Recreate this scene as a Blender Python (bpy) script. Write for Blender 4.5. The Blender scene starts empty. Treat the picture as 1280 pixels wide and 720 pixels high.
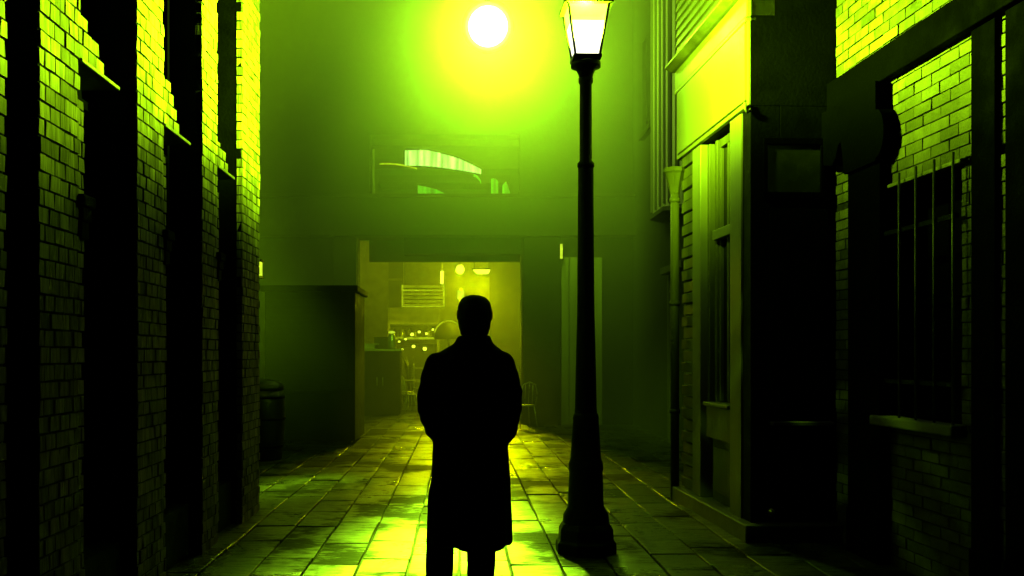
import bpy, bmesh, math, random
from mathutils import Vector, Matrix, noise as mnoise
random.seed(11)
R = math.radians
S = bpy.context.scene
col = S.collection
F = 1244.0                       # focal length in pixels of the 1280 px wide photograph
VX, VY, H = 575.0, 443.0, 1.5    # vanishing point of the alley and eye height

def px(x, d): return (x - VX) / F * d
def pz(y, d): return H + (VY - y) / F * d

# ------------------------------------------------------------------ materials
def nodes(m):
    m.use_nodes = True
    nt = m.node_tree; nt.nodes.clear()
    return nt, (lambda t: nt.nodes.new(t)), (lambda a, b: nt.links.new(a, b))

def ramp(n, stops):
    cr = n.color_ramp
    while len(cr.elements) < len(stops): cr.elements.new(0.5)
    for e, (p, c) in zip(cr.elements, stops):
        e.position = p; e.color = (c, c, c, 1) if not isinstance(c, tuple) else (*c, 1)

def mat(name, c, rough=.6, spec=.4, var=.35, scale=3.0, bump=.15, bscale=40, rvar=.15, metal=0, attr=False, stain=0, streak=False):
    m = bpy.data.materials.new(name)
    nt, N, L = nodes(m)
    out = N('ShaderNodeOutputMaterial'); b = N('ShaderNodeBsdfPrincipled')
    L(b.outputs[0], out.inputs[0])
    geo = N('ShaderNodeNewGeometry')
    mp = N('ShaderNodeMapping')
    L(geo.outputs['Position'], mp.inputs[0])
    if streak: mp.inputs['Scale'].default_value = (1, 1, .12)
    n1 = N('ShaderNodeTexNoise'); n1.inputs['Scale'].default_value = scale; n1.inputs['Detail'].default_value = 6
    L(mp.outputs[0], n1.inputs['Vector'])
    r1 = N('ShaderNodeValToRGB'); ramp(r1, [(.3, 1 - var), (.7, 1 + var * .3)])
    L(n1.outputs['Fac'], r1.inputs[0])
    mul = N('ShaderNodeMix'); mul.data_type = 'RGBA'; mul.blend_type = 'MULTIPLY'; mul.inputs[0].default_value = 1
    mul.inputs[6].default_value = (*c, 1)
    L(r1.outputs[0], mul.inputs[7])
    last = mul.outputs[2]
    at = None
    if attr:
        at = N('ShaderNodeAttribute'); at.attribute_name = 'rnd'
        mr = N('ShaderNodeMapRange'); mr.inputs[3].default_value = .45; mr.inputs[4].default_value = 1.25
        L(at.outputs['Fac'], mr.inputs[0])
        m2 = N('ShaderNodeMix'); m2.data_type = 'RGBA'; m2.blend_type = 'MULTIPLY'; m2.inputs[0].default_value = 1
        L(last, m2.inputs[6]); L(mr.outputs[0], m2.inputs[7]); last = m2.outputs[2]
    if stain:
        n3 = N('ShaderNodeTexNoise'); n3.inputs['Scale'].default_value = 1.6; n3.inputs['Detail'].default_value = 8
        n3.inputs['Roughness'].default_value = .65
        L(geo.outputs['Position'], n3.inputs['Vector'])
        r3 = N('ShaderNodeValToRGB'); ramp(r3, [(.36, 1 - stain), (.56, 1.0)])
        L(n3.outputs['Fac'], r3.inputs[0])
        m3 = N('ShaderNodeMix'); m3.data_type = 'RGBA'; m3.blend_type = 'MULTIPLY'; m3.inputs[0].default_value = 1
        L(last, m3.inputs[6]); L(r3.outputs[0], m3.inputs[7]); last = m3.outputs[2]
    L(last, b.inputs['Base Color'])
    n2 = N('ShaderNodeTexNoise'); n2.inputs['Scale'].default_value = bscale; n2.inputs['Detail'].default_value = 5
    L(mp.outputs[0], n2.inputs['Vector'])
    rr = N('ShaderNodeMapRange'); rr.inputs[1].default_value = .3; rr.inputs[2].default_value = .7
    rr.inputs[3].default_value = max(.04, rough - rvar); rr.inputs[4].default_value = min(1, rough + rvar)
    L(n1.outputs['Fac'], rr.inputs[0])
    L(rr.outputs[0], b.inputs['Roughness'])
    bp = N('ShaderNodeBump'); bp.inputs['Strength'].default_value = bump; bp.inputs['Distance'].default_value = .02
    L(n2.outputs['Fac'], bp.inputs['Height']); L(bp.outputs[0], b.inputs['Normal'])
    b.inputs['Specular IOR Level'].default_value = spec
    b.inputs['Metallic'].default_value = metal
    return m

def emit(name, c, s, var=0, scale=8, trans=0, band=False):
    m = bpy.data.materials.new(name)
    nt, N, L = nodes(m)
    out = N('ShaderNodeOutputMaterial'); e = N('ShaderNodeEmission')
    e.inputs[0].default_value = (*c, 1); e.inputs[1].default_value = s
    if var:
        geo = N('ShaderNodeNewGeometry'); n = N('ShaderNodeTexNoise'); n.inputs['Scale'].default_value = scale
        mp = N('ShaderNodeMapping'); L(geo.outputs['Position'], mp.inputs[0]); L(mp.outputs[0], n.inputs['Vector'])
        if band: mp.inputs['Scale'].default_value = (1, 0, .08)
        mr = N('ShaderNodeMapRange'); mr.inputs[1].default_value = .35; mr.inputs[2].default_value = .65
        mr.inputs[3].default_value = s * (1 - var); mr.inputs[4].default_value = s * (1 + var)
        L(n.outputs['Fac'], mr.inputs[0]); L(mr.outputs[0], e.inputs[1])
    if trans:
        t = N('ShaderNodeBsdfTransparent'); mx = N('ShaderNodeMixShader'); mx.inputs[0].default_value = 1 - trans
        L(t.outputs[0], mx.inputs[1]); L(e.outputs[0], mx.inputs[2]); L(mx.outputs[0], out.inputs[0])
    else:
        L(e.outputs[0], out.inputs[0])
    m.cycles.emission_sampling = 'AUTO'
    return m

def wet_stone(name):
    m = bpy.data.materials.new(name)
    nt, N, L = nodes(m)
    out = N('ShaderNodeOutputMaterial'); b = N('ShaderNodeBsdfPrincipled'); L(b.outputs[0], out.inputs[0])
    geo = N('ShaderNodeNewGeometry'); at = N('ShaderNodeAttribute'); at.attribute_name = 'rnd'
    # broad patches of standing water, finer ripples and grit
    n1 = N('ShaderNodeTexNoise'); n1.inputs['Scale'].default_value = .9; n1.inputs['Detail'].default_value = 5
    mp = N('ShaderNodeMapping'); mp.inputs['Scale'].default_value = (1, .8, 1)
    L(geo.outputs['Position'], mp.inputs[0]); L(mp.outputs[0], n1.inputs['Vector'])
    n2 = N('ShaderNodeTexNoise'); n2.inputs['Scale'].default_value = 15; n2.inputs['Detail'].default_value = 9
    n2.inputs['Roughness'].default_value = .65
    mp2 = N('ShaderNodeMapping'); mp2.inputs['Scale'].default_value = (.55, 1.3, 1)
    L(geo.outputs['Position'], mp2.inputs[0]); L(mp2.outputs[0], n2.inputs['Vector'])
    n3 = N('ShaderNodeTexNoise'); n3.inputs['Scale'].default_value = 60; n3.inputs['Detail'].default_value = 4
    L(geo.outputs['Position'], n3.inputs['Vector'])
    a = N('ShaderNodeMath'); a.operation = 'MULTIPLY_ADD'; a.inputs[1].default_value = .36
    L(at.outputs['Fac'], a.inputs[0]); 
    w = N('ShaderNodeMapRange'); w.inputs[1].default_value = .42; w.inputs[2].default_value = .60; w.inputs[4].default_value = .55
    L(n1.outputs['Fac'], w.inputs[0]); L(w.outputs[0], a.inputs[2])
    a2 = N('ShaderNodeMath'); a2.operation = 'MULTIPLY_ADD'; a2.inputs[1].default_value = 1.0; 
    L(n2.outputs['Fac'], a2.inputs[0]); L(a.outputs[0], a2.inputs[2])
    r = N('ShaderNodeMapRange'); r.inputs[1].default_value = .55; r.inputs[2].default_value = 1.3
    r.inputs[3].default_value = .24; r.inputs[4].default_value = .58
    L(a2.outputs[0], r.inputs[0]); L(r.outputs[0], b.inputs['Roughness'])
    sp = N('ShaderNodeMapRange'); sp.inputs[1].default_value = .82; sp.inputs[2].default_value = 1.14
    sp.inputs[3].default_value = 1.0; sp.inputs[4].default_value = .03
    L(a2.outputs[0], sp.inputs[0]); L(sp.outputs[0], b.inputs['Specular IOR Level'])
    cr = N('ShaderNodeValToRGB'); ramp(cr, [(.3, (.006, .006, .0055)), (.75, (.028, .027, .025))])
    L(n2.outputs['Fac'], cr.inputs[0]); L(cr.outputs[0], b.inputs['Base Color'])
    b1 = N('ShaderNodeBump'); b1.inputs['Strength'].default_value = .9; b1.inputs['Distance'].default_value = .018
    L(n2.outputs['Fac'], b1.inputs['Height'])
    b2 = N('ShaderNodeBump'); b2.inputs['Strength'].default_value = .5; b2.inputs['Distance'].default_value = .004
    L(n3.outputs['Fac'], b2.inputs['Height']); L(b1.outputs[0], b2.inputs['Normal'])
    L(b2.outputs[0], b.inputs['Normal'])
    return m

M = {}
M['brick']   = mat('weathered_brick', (.52, .48, .43), .65, .05, .62, 22, .6, 60, .16, attr=True, stain=.45, streak=True)
M['brick2']  = mat('pale_brick', (.24, .225, .20), .55, .25, .3, 14, .4, 55, .14, attr=True, stain=.35)
M['mortar']  = mat('old_mortar', (.035, .033, .03), .9, .1, .4, 20, .4, 60)
M['black']   = mat('black_paint_and_shade', (.0014, .0014, .0013), .7, .04, .4, 6, .2, 40)
M['timber']  = mat('dark_timber', (.0008, .0008, .0007), .8, .01, .4, 6, .3, 40)
M['soot']    = mat('sooty_render', (.004, .004, .0036), .85, .1, .5, 3, .3, 30)
M['render']  = mat('stained_render', (.010, .010, .009), .8, .2, .6, 1.2, .3, 30, streak=True)
M['cream']   = mat('cream_paint', (.34, .33, .29), .38, .5, .22, 1.3, .12, 35, .1, streak=True)
M['cream2']  = mat('worn_cream_paint', (.17, .165, .14), .5, .45, .5, 4, .3, 35, .12, streak=True)
M['bay']     = mat('white_bay_paint', (.75, .73, .66), .5, .4, .4, 2.5, .2, 30, streak=True)
M['dull']    = mat('dull_paint', (.10, .097, .085), .55, .35, .5, 4, .3, 35, streak=True)
M['stone']   = mat('worn_stone', (.28, .27, .24), .45, .5, .5, 8, .4, 40)
M['iron']    = mat('painted_cast_iron', (.003, .003, .003), .55, .07, .4, 12, .25, 60)
M['bariron'] = mat('worn_iron', (.03, .03, .028), .5, .5, .4, 12, .25, 60)
M['glass']   = mat('dark_glass', (.004, .004, .004), .08, .5, .2, 2, .03, 4, .03)
M['wool']    = mat('black_wool', (.004, .004, .004), .95, .03, .4, 30, .3, 220)
M['trouser'] = mat('dark_cloth', (.005, .005, .005), .95, .03, .4, 30, .3, 220)
M['skin']    = mat('skin', (.25, .15, .11), .6, .3, .15, 20, .1, 120)
M['hair']    = mat('black_hair', (.004, .004, .004), .8, .08, .4, 60, .5, 160)
M['leather'] = mat('black_leather', (.006, .006, .006), .5, .2, .3, 20, .2, 80)
M['plastic'] = mat('dark_plastic', (.014, .014, .013), .5, .35, .3, 8, .1, 60)
M['metal']   = mat('pale_metal', (.45, .45, .42), .35, .5, .3, 8, .1, 60, metal=.6)
M['wood']    = mat('stall_wood', (.05, .045, .035), .6, .3, .5, 10, .3, 40, streak=True)
M['pale']    = mat('pale_board', (.5, .48, .4), .6, .3, .4, 4, .2, 30)
M['ground']  = mat('wet_mortar_bed', (.006, .006, .006), .75, .2, .5, 5, .6, 70, .18)
M['pave']    = wet_stone('wet_flagstone')
LAMP = (.41, 1, .010)
LAMP_POWER = 9000
REAR = 5.6
M['globe']   = emit('lamp_globe', (.62, 1, .12), 60, trans=.35)
M['outer']   = emit('lamp_glare', (1, 1, .35), 1.2, trans=.55)
M['lantern'] = emit('lantern_glass', (.98, 1, .7), 2.6, .12, 9, trans=.3)
M['lantern_top'] = emit('lantern_glass_upper', (.62, 1, .15), 1.9, .15, 9, trans=.3)
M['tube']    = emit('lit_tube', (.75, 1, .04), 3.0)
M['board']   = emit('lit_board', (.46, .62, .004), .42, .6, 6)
M['boardhi'] = emit('glowing_edge', (.62, .85, .01), .75, .4, 5)
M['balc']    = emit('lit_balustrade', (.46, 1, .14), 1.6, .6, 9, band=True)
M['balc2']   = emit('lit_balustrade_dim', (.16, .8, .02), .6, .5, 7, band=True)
M['glow']    = emit('glowing_glass', (.7, 1, .03), 1.1, .2, 8)

# ------------------------------------------------------------------ mesh helpers
class MB:
    def __init__(s): s.v = []; s.f = []; s.r = []; s.sm = []
    def add(s, vs, fs, r=None, smooth=False):
        o = len(s.v); s.v += [tuple(v) for v in vs]
        r = random.random() if r is None else r
        for f in fs: s.f.append(tuple(i + o for i in f)); s.r.append(r); s.sm.append(smooth)
        return s
    def box(s, x0, x1, y0, y1, z0, z1, r=None, jit=0):
        vs = [(x, y, z) for x in (x0, x1) for y in (y0, y1) for z in (z0, z1)]
        if jit: vs = [tuple(c + random.uniform(-jit, jit) for c in v) for v in vs]
        return s.add(vs, [(0, 1, 3, 2), (4, 6, 7, 5), (0, 4, 5, 1), (2, 3, 7, 6), (0, 2, 6, 4), (1, 5, 7, 3)], r)
    def lathe(s, prof, cx=0, cy=0, n=20, smooth=True, rot=0, sx=1, sy=1):
        vs = []; fs = []
        for (r, z) in prof:
            for k in range(n):
                a = 2 * math.pi * k / n + rot
                vs.append((cx + r * sx * math.cos(a), cy + r * sy * math.sin(a), z))
        m = len(prof)
        for i in range(m - 1):
            for k in range(n):
                fs.append((i * n + k, i * n + (k + 1) % n, (i + 1) * n + (k + 1) % n, (i + 1) * n + k))
        fs.append(tuple(range(n))[::-1]); fs.append(tuple((m - 1) * n + k for k in range(n)))
        return s.add(vs, fs, .5, smooth)
    def tube(s, pts, r, n=8, smooth=True):
        rs = r if isinstance(r, (list, tuple)) else [r] * len(pts)
        pts = [Vector(p) for p in pts]; vs = []; fs = []
        for i, p in enumerate(pts):
            t = (pts[min(i + 1, len(pts) - 1)] - pts[max(i - 1, 0)]).normalized()
            up = Vector((0, 0, 1)) if abs(t.z) < .9 else Vector((0, 1, 0))
            a = t.cross(up).normalized(); b = t.cross(a)
            for k in range(n):
                q = 2 * math.pi * k / n
                vs.append(p + (a * math.cos(q) + b * math.sin(q)) * rs[i])
        for i in range(len(pts) - 1):
            for k in range(n):
                fs.append((i * n + k, i * n + (k + 1) % n, (i + 1) * n + (k + 1) % n, (i + 1) * n + k))
        fs.append(tuple(range(n))[::-1]); fs.append(tuple((len(pts) - 1) * n + k for k in range(n)))
        return s.add(vs, fs, .5, smooth)
    def loft(s, rings, smooth=True):
        n = len(rings[0]); vs = [p for r in rings for p in r]; fs = []
        for i in range(len(rings) - 1):
            for k in range(n):
                fs.append((i * n + k, i * n + (k + 1) % n, (i + 1) * n + (k + 1) % n, (i + 1) * n + k))
        fs.append(tuple(range(n))[::-1]); fs.append(tuple((len(rings) - 1) * n + k for k in range(n)))
        return s.add(vs, fs, .5, smooth)
    def ball(s, c, r, n=12, sx=1, sy=1, sz=1):
        prof = []
        rings = []
        for i in range(1, n):
            a = -math.pi / 2 + math.pi * i / n
            rings.append([(c[0] + r * sx * math.cos(a) * math.cos(2 * math.pi * k / (2 * n)),
                           c[1] + r * sy * math.cos(a) * math.sin(2 * math.pi * k / (2 * n)),
                           c[2] + r * sz * math.sin(a)) for k in range(2 * n)])
        return s.loft(rings)
    def prism(s, poly, axis, a0, a1, r=None):
        # poly in the two other axes (ordered), extruded along axis 'x', 'y' or 'z'
        def P(p, a): return (a, p[0], p[1]) if axis == 'x' else (p[0], a, p[1]) if axis == 'y' else (p[0], p[1], a)
        n = len(poly)
        vs = [P(p, a0) for p in poly] + [P(p, a1) for p in poly]
        fs = [tuple(range(n))[::-1], tuple(range(n, 2 * n))] + [(i, (i + 1) % n, n + (i + 1) % n, n + i) for i in range(n)]
        return s.add(vs, fs, r)
    def mesh(s, name):
        me = bpy.data.meshes.new(name)
        me.from_pydata(s.v, [], s.f); me.update()
        at = me.attributes.new('rnd', 'FLOAT', 'FACE')
        at.data.foreach_set('value', s.r)
        me.polygons.foreach_set('use_smooth', s.sm)
        bm = bmesh.new(); bm.from_mesh(me); bmesh.ops.recalc_face_normals(bm, faces=bm.faces); bm.to_mesh(me); bm.free()
        return me
    def build(s, name, m, parent=None, bevel=0):
        me = s.mesh(name); me.materials.append(m)
        o = bpy.data.objects.new(name, me); col.objects.link(o)
        if parent: o.parent = parent
        if bevel:
            b = o.modifiers.new('bevel', 'BEVEL'); b.width = bevel; b.segments = 2; b.limit_method = 'ANGLE'
        return o

def tag(o, label=None, cat=None, group=None, kind=None):
    if label: o['label'] = label
    if cat: o['category'] = cat
    if group: o['group'] = group
    if kind: o['kind'] = kind
    return o
def empty(name, label, cat, loc=(0, 0, 0), rz=0, group=None):
    o = bpy.data.objects.new(name, None); col.objects.link(o)
    o.location = loc; o.rotation_euler = (0, 0, rz); o.empty_display_size = .2
    return tag(o, label, cat, group)
def copy_tree(o, parent=None):
    c = o.copy(); col.objects.link(c)
    if parent: c.parent = parent
    for ch in list(o.children): copy_tree(ch, c)
    return c

def lay_bricks(mb, face, u0, u1, v0, v1, L, C, joint, depth, side, keep=None, jit=.0022):
    """bricks on the plane x = face, u along y, v along z; side = +1 faces +x, -1 faces -x"""
    v = v0; row = 0
    while v < v1 - .02:
        vt = min(v + C - joint, v1)
        off = (L / 2 if row % 2 else 0) + random.uniform(-.01, .01)
        u = u0 - off
        while u < u1:
            a = max(u, u0); b = min(u + L - joint * random.uniform(.7, 1.2), u1)
            if b - a > .02 and (keep is None or keep((a + b) / 2, (v + vt) / 2)):
                o = random.uniform(-.004, .003) * side
                x0, x1 = sorted((face + o, face - depth * side))
                mb.box(x0, x1, a, b, v, vt, None, jit)
            u += L
        v += C; row += 1

# ------------------------------------------------------------------ ground
g = MB().box(-60, 60, -8, 160, -.3, 0); ground = g.build('ground', M['ground']); tag(ground, kind='structure')
pv = MB()
xw = .352; x = -4.6 + .02
i = 0
while x < 4.6:
    y = -1.0 - random.uniform(0, .6)
    while y < 41:
        ln = random.choice((.45, .55, .62, .7, .8))
        j = random.uniform(.006, .011)
        t = [random.uniform(-.0035, .0035) for _ in range(2)]
        h = .022 + random.uniform(-.004, .004)
        vs = []
        for (a, bq) in ((x + j, y + j), (x + xw - j, y + j), (x + xw - j, y + ln - j), (x + j, y + ln - j)):
            vs.append((a + random.uniform(-.003, .003), bq + random.uniform(-.003, .003),
                       h + t[0] * (1 if a > x + .1 else -1) + t[1] * (1 if bq > y + .2 else -1)))
        vs += [(p[0], p[1], -.02) for p in vs]
        # small chamfer ring keeps the arrises soft
        cw_ = [random.uniform(.001, .008) for _ in range(4)]
        inner = [(v[0] + (cw_[k] if k in (0, 3) else -cw_[k]), v[1] + (cw_[k] if k < 2 else -cw_[k]), v[2]) for k, v in enumerate(vs[:4])]
        outer = [(v[0], v[1], v[2] - random.uniform(.001, .007)) for v in vs[:4]]
        allv = inner + outer + vs[4:]
        pv.add(allv, [(0, 1, 2, 3)] + [(k, 4 + k, 4 + (k + 1) % 4, (k + 1) % 4) for k in range(4)] +
               [(4 + k, 8 + k, 8 + (k + 1) % 4, 4 + (k + 1) % 4) for k in range(4)])
        y += ln
    x += xw
pave = pv.build('pavement', M['pave']); tag(pave, kind='structure')

# ------------------------------------------------------------------ left brick building
XL = -1.9
lb = empty('brick_building', 'tall dark brick building with projecting piers along the left of the alley', 'building', (XL, 9.45, 0))
def lbuild(mb, name, m, parent=lb, bevel=0):
    mb.v = [(v[0] - XL, v[1] - 9.45, v[2]) for v in mb.v]
    return mb.build(name, m, parent, bevel)
ZT = 7.2
lbuild(MB().box(-7.0, XL - .34, -3, 9.43, 0, ZT), 'wall', M['soot'])
piers = [(2.9, 4.17), (4.50, 4.976), (5.865, 6.39), (7.34, 7.80), (8.69, 9.45)]
for i, (a, b) in enumerate(piers):
    p = lbuild(MB().box(XL - .345, XL - .012, a + .006, b - .008, 0, ZT), 'pier', M['black'])  # black core paints the shade on the pier ends
    bk = MB()
    lay_bricks(bk, XL, a, b, .02, ZT, .115, .080, .011, .05, 1)
    bo = bk.build('brickwork', M['brick']); bo.parent = p
    bo.data.transform(Matrix.Translation((-XL, -9.45, 0)))
# between the piers: brick shoulder on a stone ledge, inner jamb, impost block, tall window
gaps = [(4.17, 4.50), (4.976, 5.865), (6.39, 7.34), (7.80, 8.69)]
for i, (a, b) in enumerate(gaps):
    w = b - a
    if w > .5:
        zl = 2.985; hs = (.0, .22, .30, .19)[i]
        # ledge
        l = lbuild(MB().box(XL - .30, XL + .012, a + .003, a + w * .62, zl - .020, zl), 'ledge', M['stone'], bevel=.004)
        sh = MB()
        def keep(u, v, a=a, w=w, zl=zl, hs=hs):
            t = (v - zl) / hs
            if t > 1: return False
            return u < a + w * .34 * math.sqrt(max(0, 1 - t ** 1.6)) + .03
        lay_bricks(sh, XL - .004, a + .004, a + w * .40, zl + .001, zl + hs, .115, .080, .011, .2, 1, keep)
        s_ = lbuild(sh, 'brick_shoulder', M['brick'])
        # inner jamb with its impost
        jb = MB(); lay_bricks(jb, XL - .012, a + .004, a + .085, .02, 2.78, .115, .08, .011, .2, 1)
        lbuild(jb, 'jamb', M['brick'])
        im = MB().box(XL - .2, XL + .035, a - .03, a + .13, 2.24, 2.30).box(XL - .2, XL + .02, a - .01, a + .115, 2.17, 2.24).box(XL - .2, XL + .01, a + .0, a + .1, 2.08, 2.17)
        lbuild(im, 'impost', M['timber'], bevel=.008)
    fr = MB()
    y0, y1 = a + .09 if w > .5 else a + .01, b - .01
    X0, X1 = XL - .30, XL - .24
    for (p, q) in ((y0, y0 + .05), (y1 - .05, y1)): fr.box(X0, X1, p, q, .4, 6.9)
    for z in (.4, 1.5, 2.9, 4.3, 5.7, 6.85): fr.box(X0 + .002, X1 - .002, y0 + .05, y1 - .05, z, z + .05)
    if w > .5: fr.box(X0 + .004, X1 - .004, (y0 + y1) / 2 - .015, (y0 + y1) / 2 + .015, .45, 6.85)
    wn = lbuild(fr, 'window', M['timber'])
    pn = MB().box(XL - .285, XL - .275, y0 + .02, y1 - .02, .42, 6.87).build('pane', M['glass']); pn.parent = wn
    pn.data.transform(Matrix.Translation((-XL, -9.45, 0)))
    lbuild(MB().box(XL - .34, XL - .1, a + .005, b - .005, 0, .4), 'window_apron', M['soot'])
lbuild(MB().box(-7, XL - .02, 9.44, 9.5, 0, ZT), 'end_wall', M['soot'])

# ------------------------------------------------------------------ right side, turned about 2 degrees
RX, RY, RA = 2.32, 7.8, .033
def dr(x, lx=0): return (RX + lx + RY * RA) / ((x - VX) / F + RA)
def ly(x, lx=0): return dr(x, lx) - RY
def rz(y, x, lx=0): return H + (VY - y) * dr(x, lx) / F

sb = empty('shop', 'painted shopfront with a blank sign board and boarded upper storey, right of the lamp post', 'building', (RX, RY, 0), RA)
B0, B1 = .13, ly(848)
# core, set back behind the pilasters
MB().box(.24, 4.2, B0 + .02, B1 - .02, .0, 3.48).box(.02, 4.2, B0 + .02, B1, 3.485, 7.2).build('wall', M['soot'], sb)
MB().box(-.085, .30, -.015, B1 + .02, 0, .16).box(.30, .72, -.015, B0 + .03, 0, .159).build('plinth', M['stone'], sb, .012)
# near corner post and side return
MB().box(0, .238, B0, ly(928.5), .16, 3.48).box(.238, .70, B0, B0 + .018, .16, 3.48).box(.0, .70, B0, B0 + .02, 3.482, 7.2).build('corner_post', M['black'], sb, .004)
p1 = MB().box(-.012, .20, ly(928), ly(914), .16, 3.47).build('pilaster', M['cream'], sb, .006)
p2 = MB().box(-.012, .20, ly(877), ly(867), .16, 3.47).build('pilaster', M['cream'], sb, .006)
# rusticated strip with quoin blocks by the far corner
q = MB(); z = .17
while z < 3.4:
    k = int(round(z / .115)) % 2
    q.box(.03 - .018 * k, .22, ly(866.5) + .0, ly(850.5), z, z + .1, None, .003)
    z += .115
q.build('quoin_strip', M['cream2'], sb, .006)
# moulded reveal strips next to the window
mv = MB()
for a, b, o in ((877.5, 880, .05), (880.2, 884, .10), (884.2, 886.5, .07)): mv.box(o, .22, ly(b), ly(a), .75, 3.46)
mv.build('moulding', M['cream2'], sb, .006)
wf = MB(); a, b = ly(913.5), ly(886.7)
wf.box(.09, .15, a, a + .05, 1.07, 3.46).box(.09, .15, b - .05, b, 1.07, 3.46).box(.092, .148, (a + b) / 2 + .04, (a + b) / 2 + .08, 1.07, 3.46)
wf.box(.088, .152, a + .05, b - .05, 3.38, 3.455)
shw = wf.build('window', M['cream2'], sb, .004)
MB().box(.035, .16, a - .002, b + .03, 2.54, 2.63).build('transom', M['cream'], shw, .006)
MB().box(.118, .124, a + .03, b - .03, 1.08, 3.4).build('pane', M['glass'], shw)
MB().box(.0, .2, a + .004, b + .10, .74, 1.03).box(-.03, .2, a + .004, b + .12, 1.032, 1.065).build('stall_riser', M['cream2'], sb, .008)
lo = MB().box(.06, .2, a + .004, b + .10, .165, .735).box(.045, .07, a + .08, b + .03, .25, .66); lo.build('lower_panel', M['dull'], sb, .006)
# fascia with blank board
MB().box(-.02, .2, B0 + .005, B1 - .002, 3.49, 4.195).box(-.045, .05, B0 + .0, B1, 4.155, 4.19).build('fascia', M['cream'], sb, .008)
MB().box(-.04, .0, B0 + .03, ly(849) - .06, 3.53, 4.15).build('sign_board', M['cream'], sb, .006)
MB().box(-.035, .2, B0 - .0, B1 + .01, 4.197, 4.395).build('frieze', M['cream'], sb, .006)
MB().prism([(-.13, 4.46), (-.13, 4.435), (-.06, 4.40), (.05, 4.397), (.05, 4.47)], 'y', B0 - .03, B1 + .05).build('cornice', M['cream2'], sb, .004)
MB().tube([(-.05, B0 - .02, 3.50), (-.06, B0 - .03, 3.46), (-.04, B0 - .035, 3.42), (-.01, B0 - .03, 3.44)], .014).build('scroll', M['cream'], sb)
sd = MB(); z = 4.475
while z < 7.1:
    sd.prism([(-.030, z), (.02, z), (.02, z + .09), (-.006, z + .092)], 'y', B0 + .021, B1, None); z += .088
sd.build('siding', M['cream2'], sb)
# down pipe and hopper at the far corner
dp = MB().tube([(-.05, B1 - .05, .02), (-.05, B1 - .05, 3.2)], .045, 12)
for z in (.9, 2.0, 3.05): dp.lathe([(.056, z), (.056, z + .04)], -.05, B1 - .05, 12)
dpo = dp.build('drainpipe', M['dull'], sb)
hp = MB().lathe([(.05, 3.14), (.06, 3.2), (.1, 3.34), (.115, 3.36), (.115, 3.40)], -.05, B1 - .05, 8, False, R(22.5))
hp.build('hopper', M['dull'], dpo)
# side return facing the viewer: transom light and sill
def sx(x): return (px(x, RY + B0) - RX) 
fr = MB().box(sx(954), sx(1031), B0 - .035, B0 + .001, 2.74, 2.79).box(sx(954), sx(1031), B0 - .035, B0 + .001, 3.17, 3.22)
fr.box(sx(954), sx(959), B0 - .034, B0, 2.791, 3.169).box(sx(1026), sx(1031), B0 - .034, B0, 2.791, 3.169)
so = fr.build('side_light', M['timber'], sb, .004)
MB().box(sx(959), sx(1026), B0 - .012, B0 + .0, 2.79, 3.17).build('pane', M['plastic'], so)
MB().box(sx(963), sx(1040), B0 - .09, B0 - .001, .935, .965).build('sill', M['bay'], sb, .004)
pnl = MB().box(sx(962), sx(1036), B0 - .02, B0 - .001, .25, .85).box(sx(962), sx(1036), B0 - .02, B0 - .001, 1.05, 2.66)
pnl.build('side_panel', M['black'], sb, .006)
MB().ball((sx(978) - .1, B0 - .05, .27 - .02), .03, 6).build('foot_scraper', M['metal'], sb)

nb = empty('brick_shop', 'pale brick wall with black timber posts, beam and a barred window at the right edge', 'building', (RX, RY, 0), RA)
LX = .68
wy0, wy1, wz0, wz1 = ly(1205, LX), ly(1109, LX), 1.07, 2.66
def keepw(u, v): return not (wy0 < u < wy1 and wz0 < v < wz1)
MB().box(LX + .014, 4.2, -5.6, wy0, 0, 7).box(LX + .014, 4.2, wy1, B0 - .005, 0, 7).box(LX + .014, 4.2, wy0, wy1, wz1, 7).box(LX + .014, 4.2, wy0, wy1, 0, wz0).build('wall', M['mortar'], nb)
bk = MB()
for (ua, ub, va, vb) in ((-5.6, wy0, wz0, wz1), (wy1, B0 - .02, wz0, wz1), (-5.6, B0 - .02, wz1 + .0315, 6.9), (-5.6, B0 - .02, .02, wz0 - .001)):
    lay_bricks(bk, LX, ua, ub, va, vb, .228, .0785, .010, .06, -1)
bk.build('brickwork', M['brick2'], nb)
# lintel course and sill
MB().box(LX - .03, LX + .08, wy0 - .04, wy1 + .0, wz1 + .004, wz1 + .03).build('lintel', M['stone'], nb, .006)
MB().box(LX - .10, LX + .25, wy0 - .06, wy1 + .05, wz0 - .07, wz0).build('sill', M['bay'], nb, .012)
wf = MB()
wf.box(LX + .2, LX + .26, wy0, wy0 + .06, wz0, wz1).box(LX + .2, LX + .26, wy1 - .06, wy1, wz0, wz1).box(LX + .202, LX + .258, wy0 + .06, wy1 - .06, wz1 - .06, wz1).box(LX + .202, LX + .258, wy0 + .06, wy1 - .06, wz0, wz0 + .06)
wf.box(LX + .204, LX + .256, wy0 + .06, wy1 - .06, 1.84, 1.89)
wo = wf.build('window', M['timber'], nb)
MB().box(LX + .225, LX + .235, wy0 + .03, wy1 - .03, wz0 + .03, wz1 - .03).build('pane', M['glass'], wo)
gr = MB().box(LX - .052, LX - .028, wy0 - .02, wy1 + .02, 1.30, 1.33).build('grille', M['iron'], nb)
MB().box(LX - .052, LX - .028, wy0 - .02, wy1 + .02, 2.33, 2.36).build('rail', M['iron'], gr)
for xb in (1126, 1147, 1170, 1194):
    yb = ly(xb, LX - .06)
    MB().tube([(LX - .062, yb, wz0 - .06), (LX - .062, yb, wz1 + .07)], .009, 8).build('bar', M['bariron'], gr)
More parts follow.
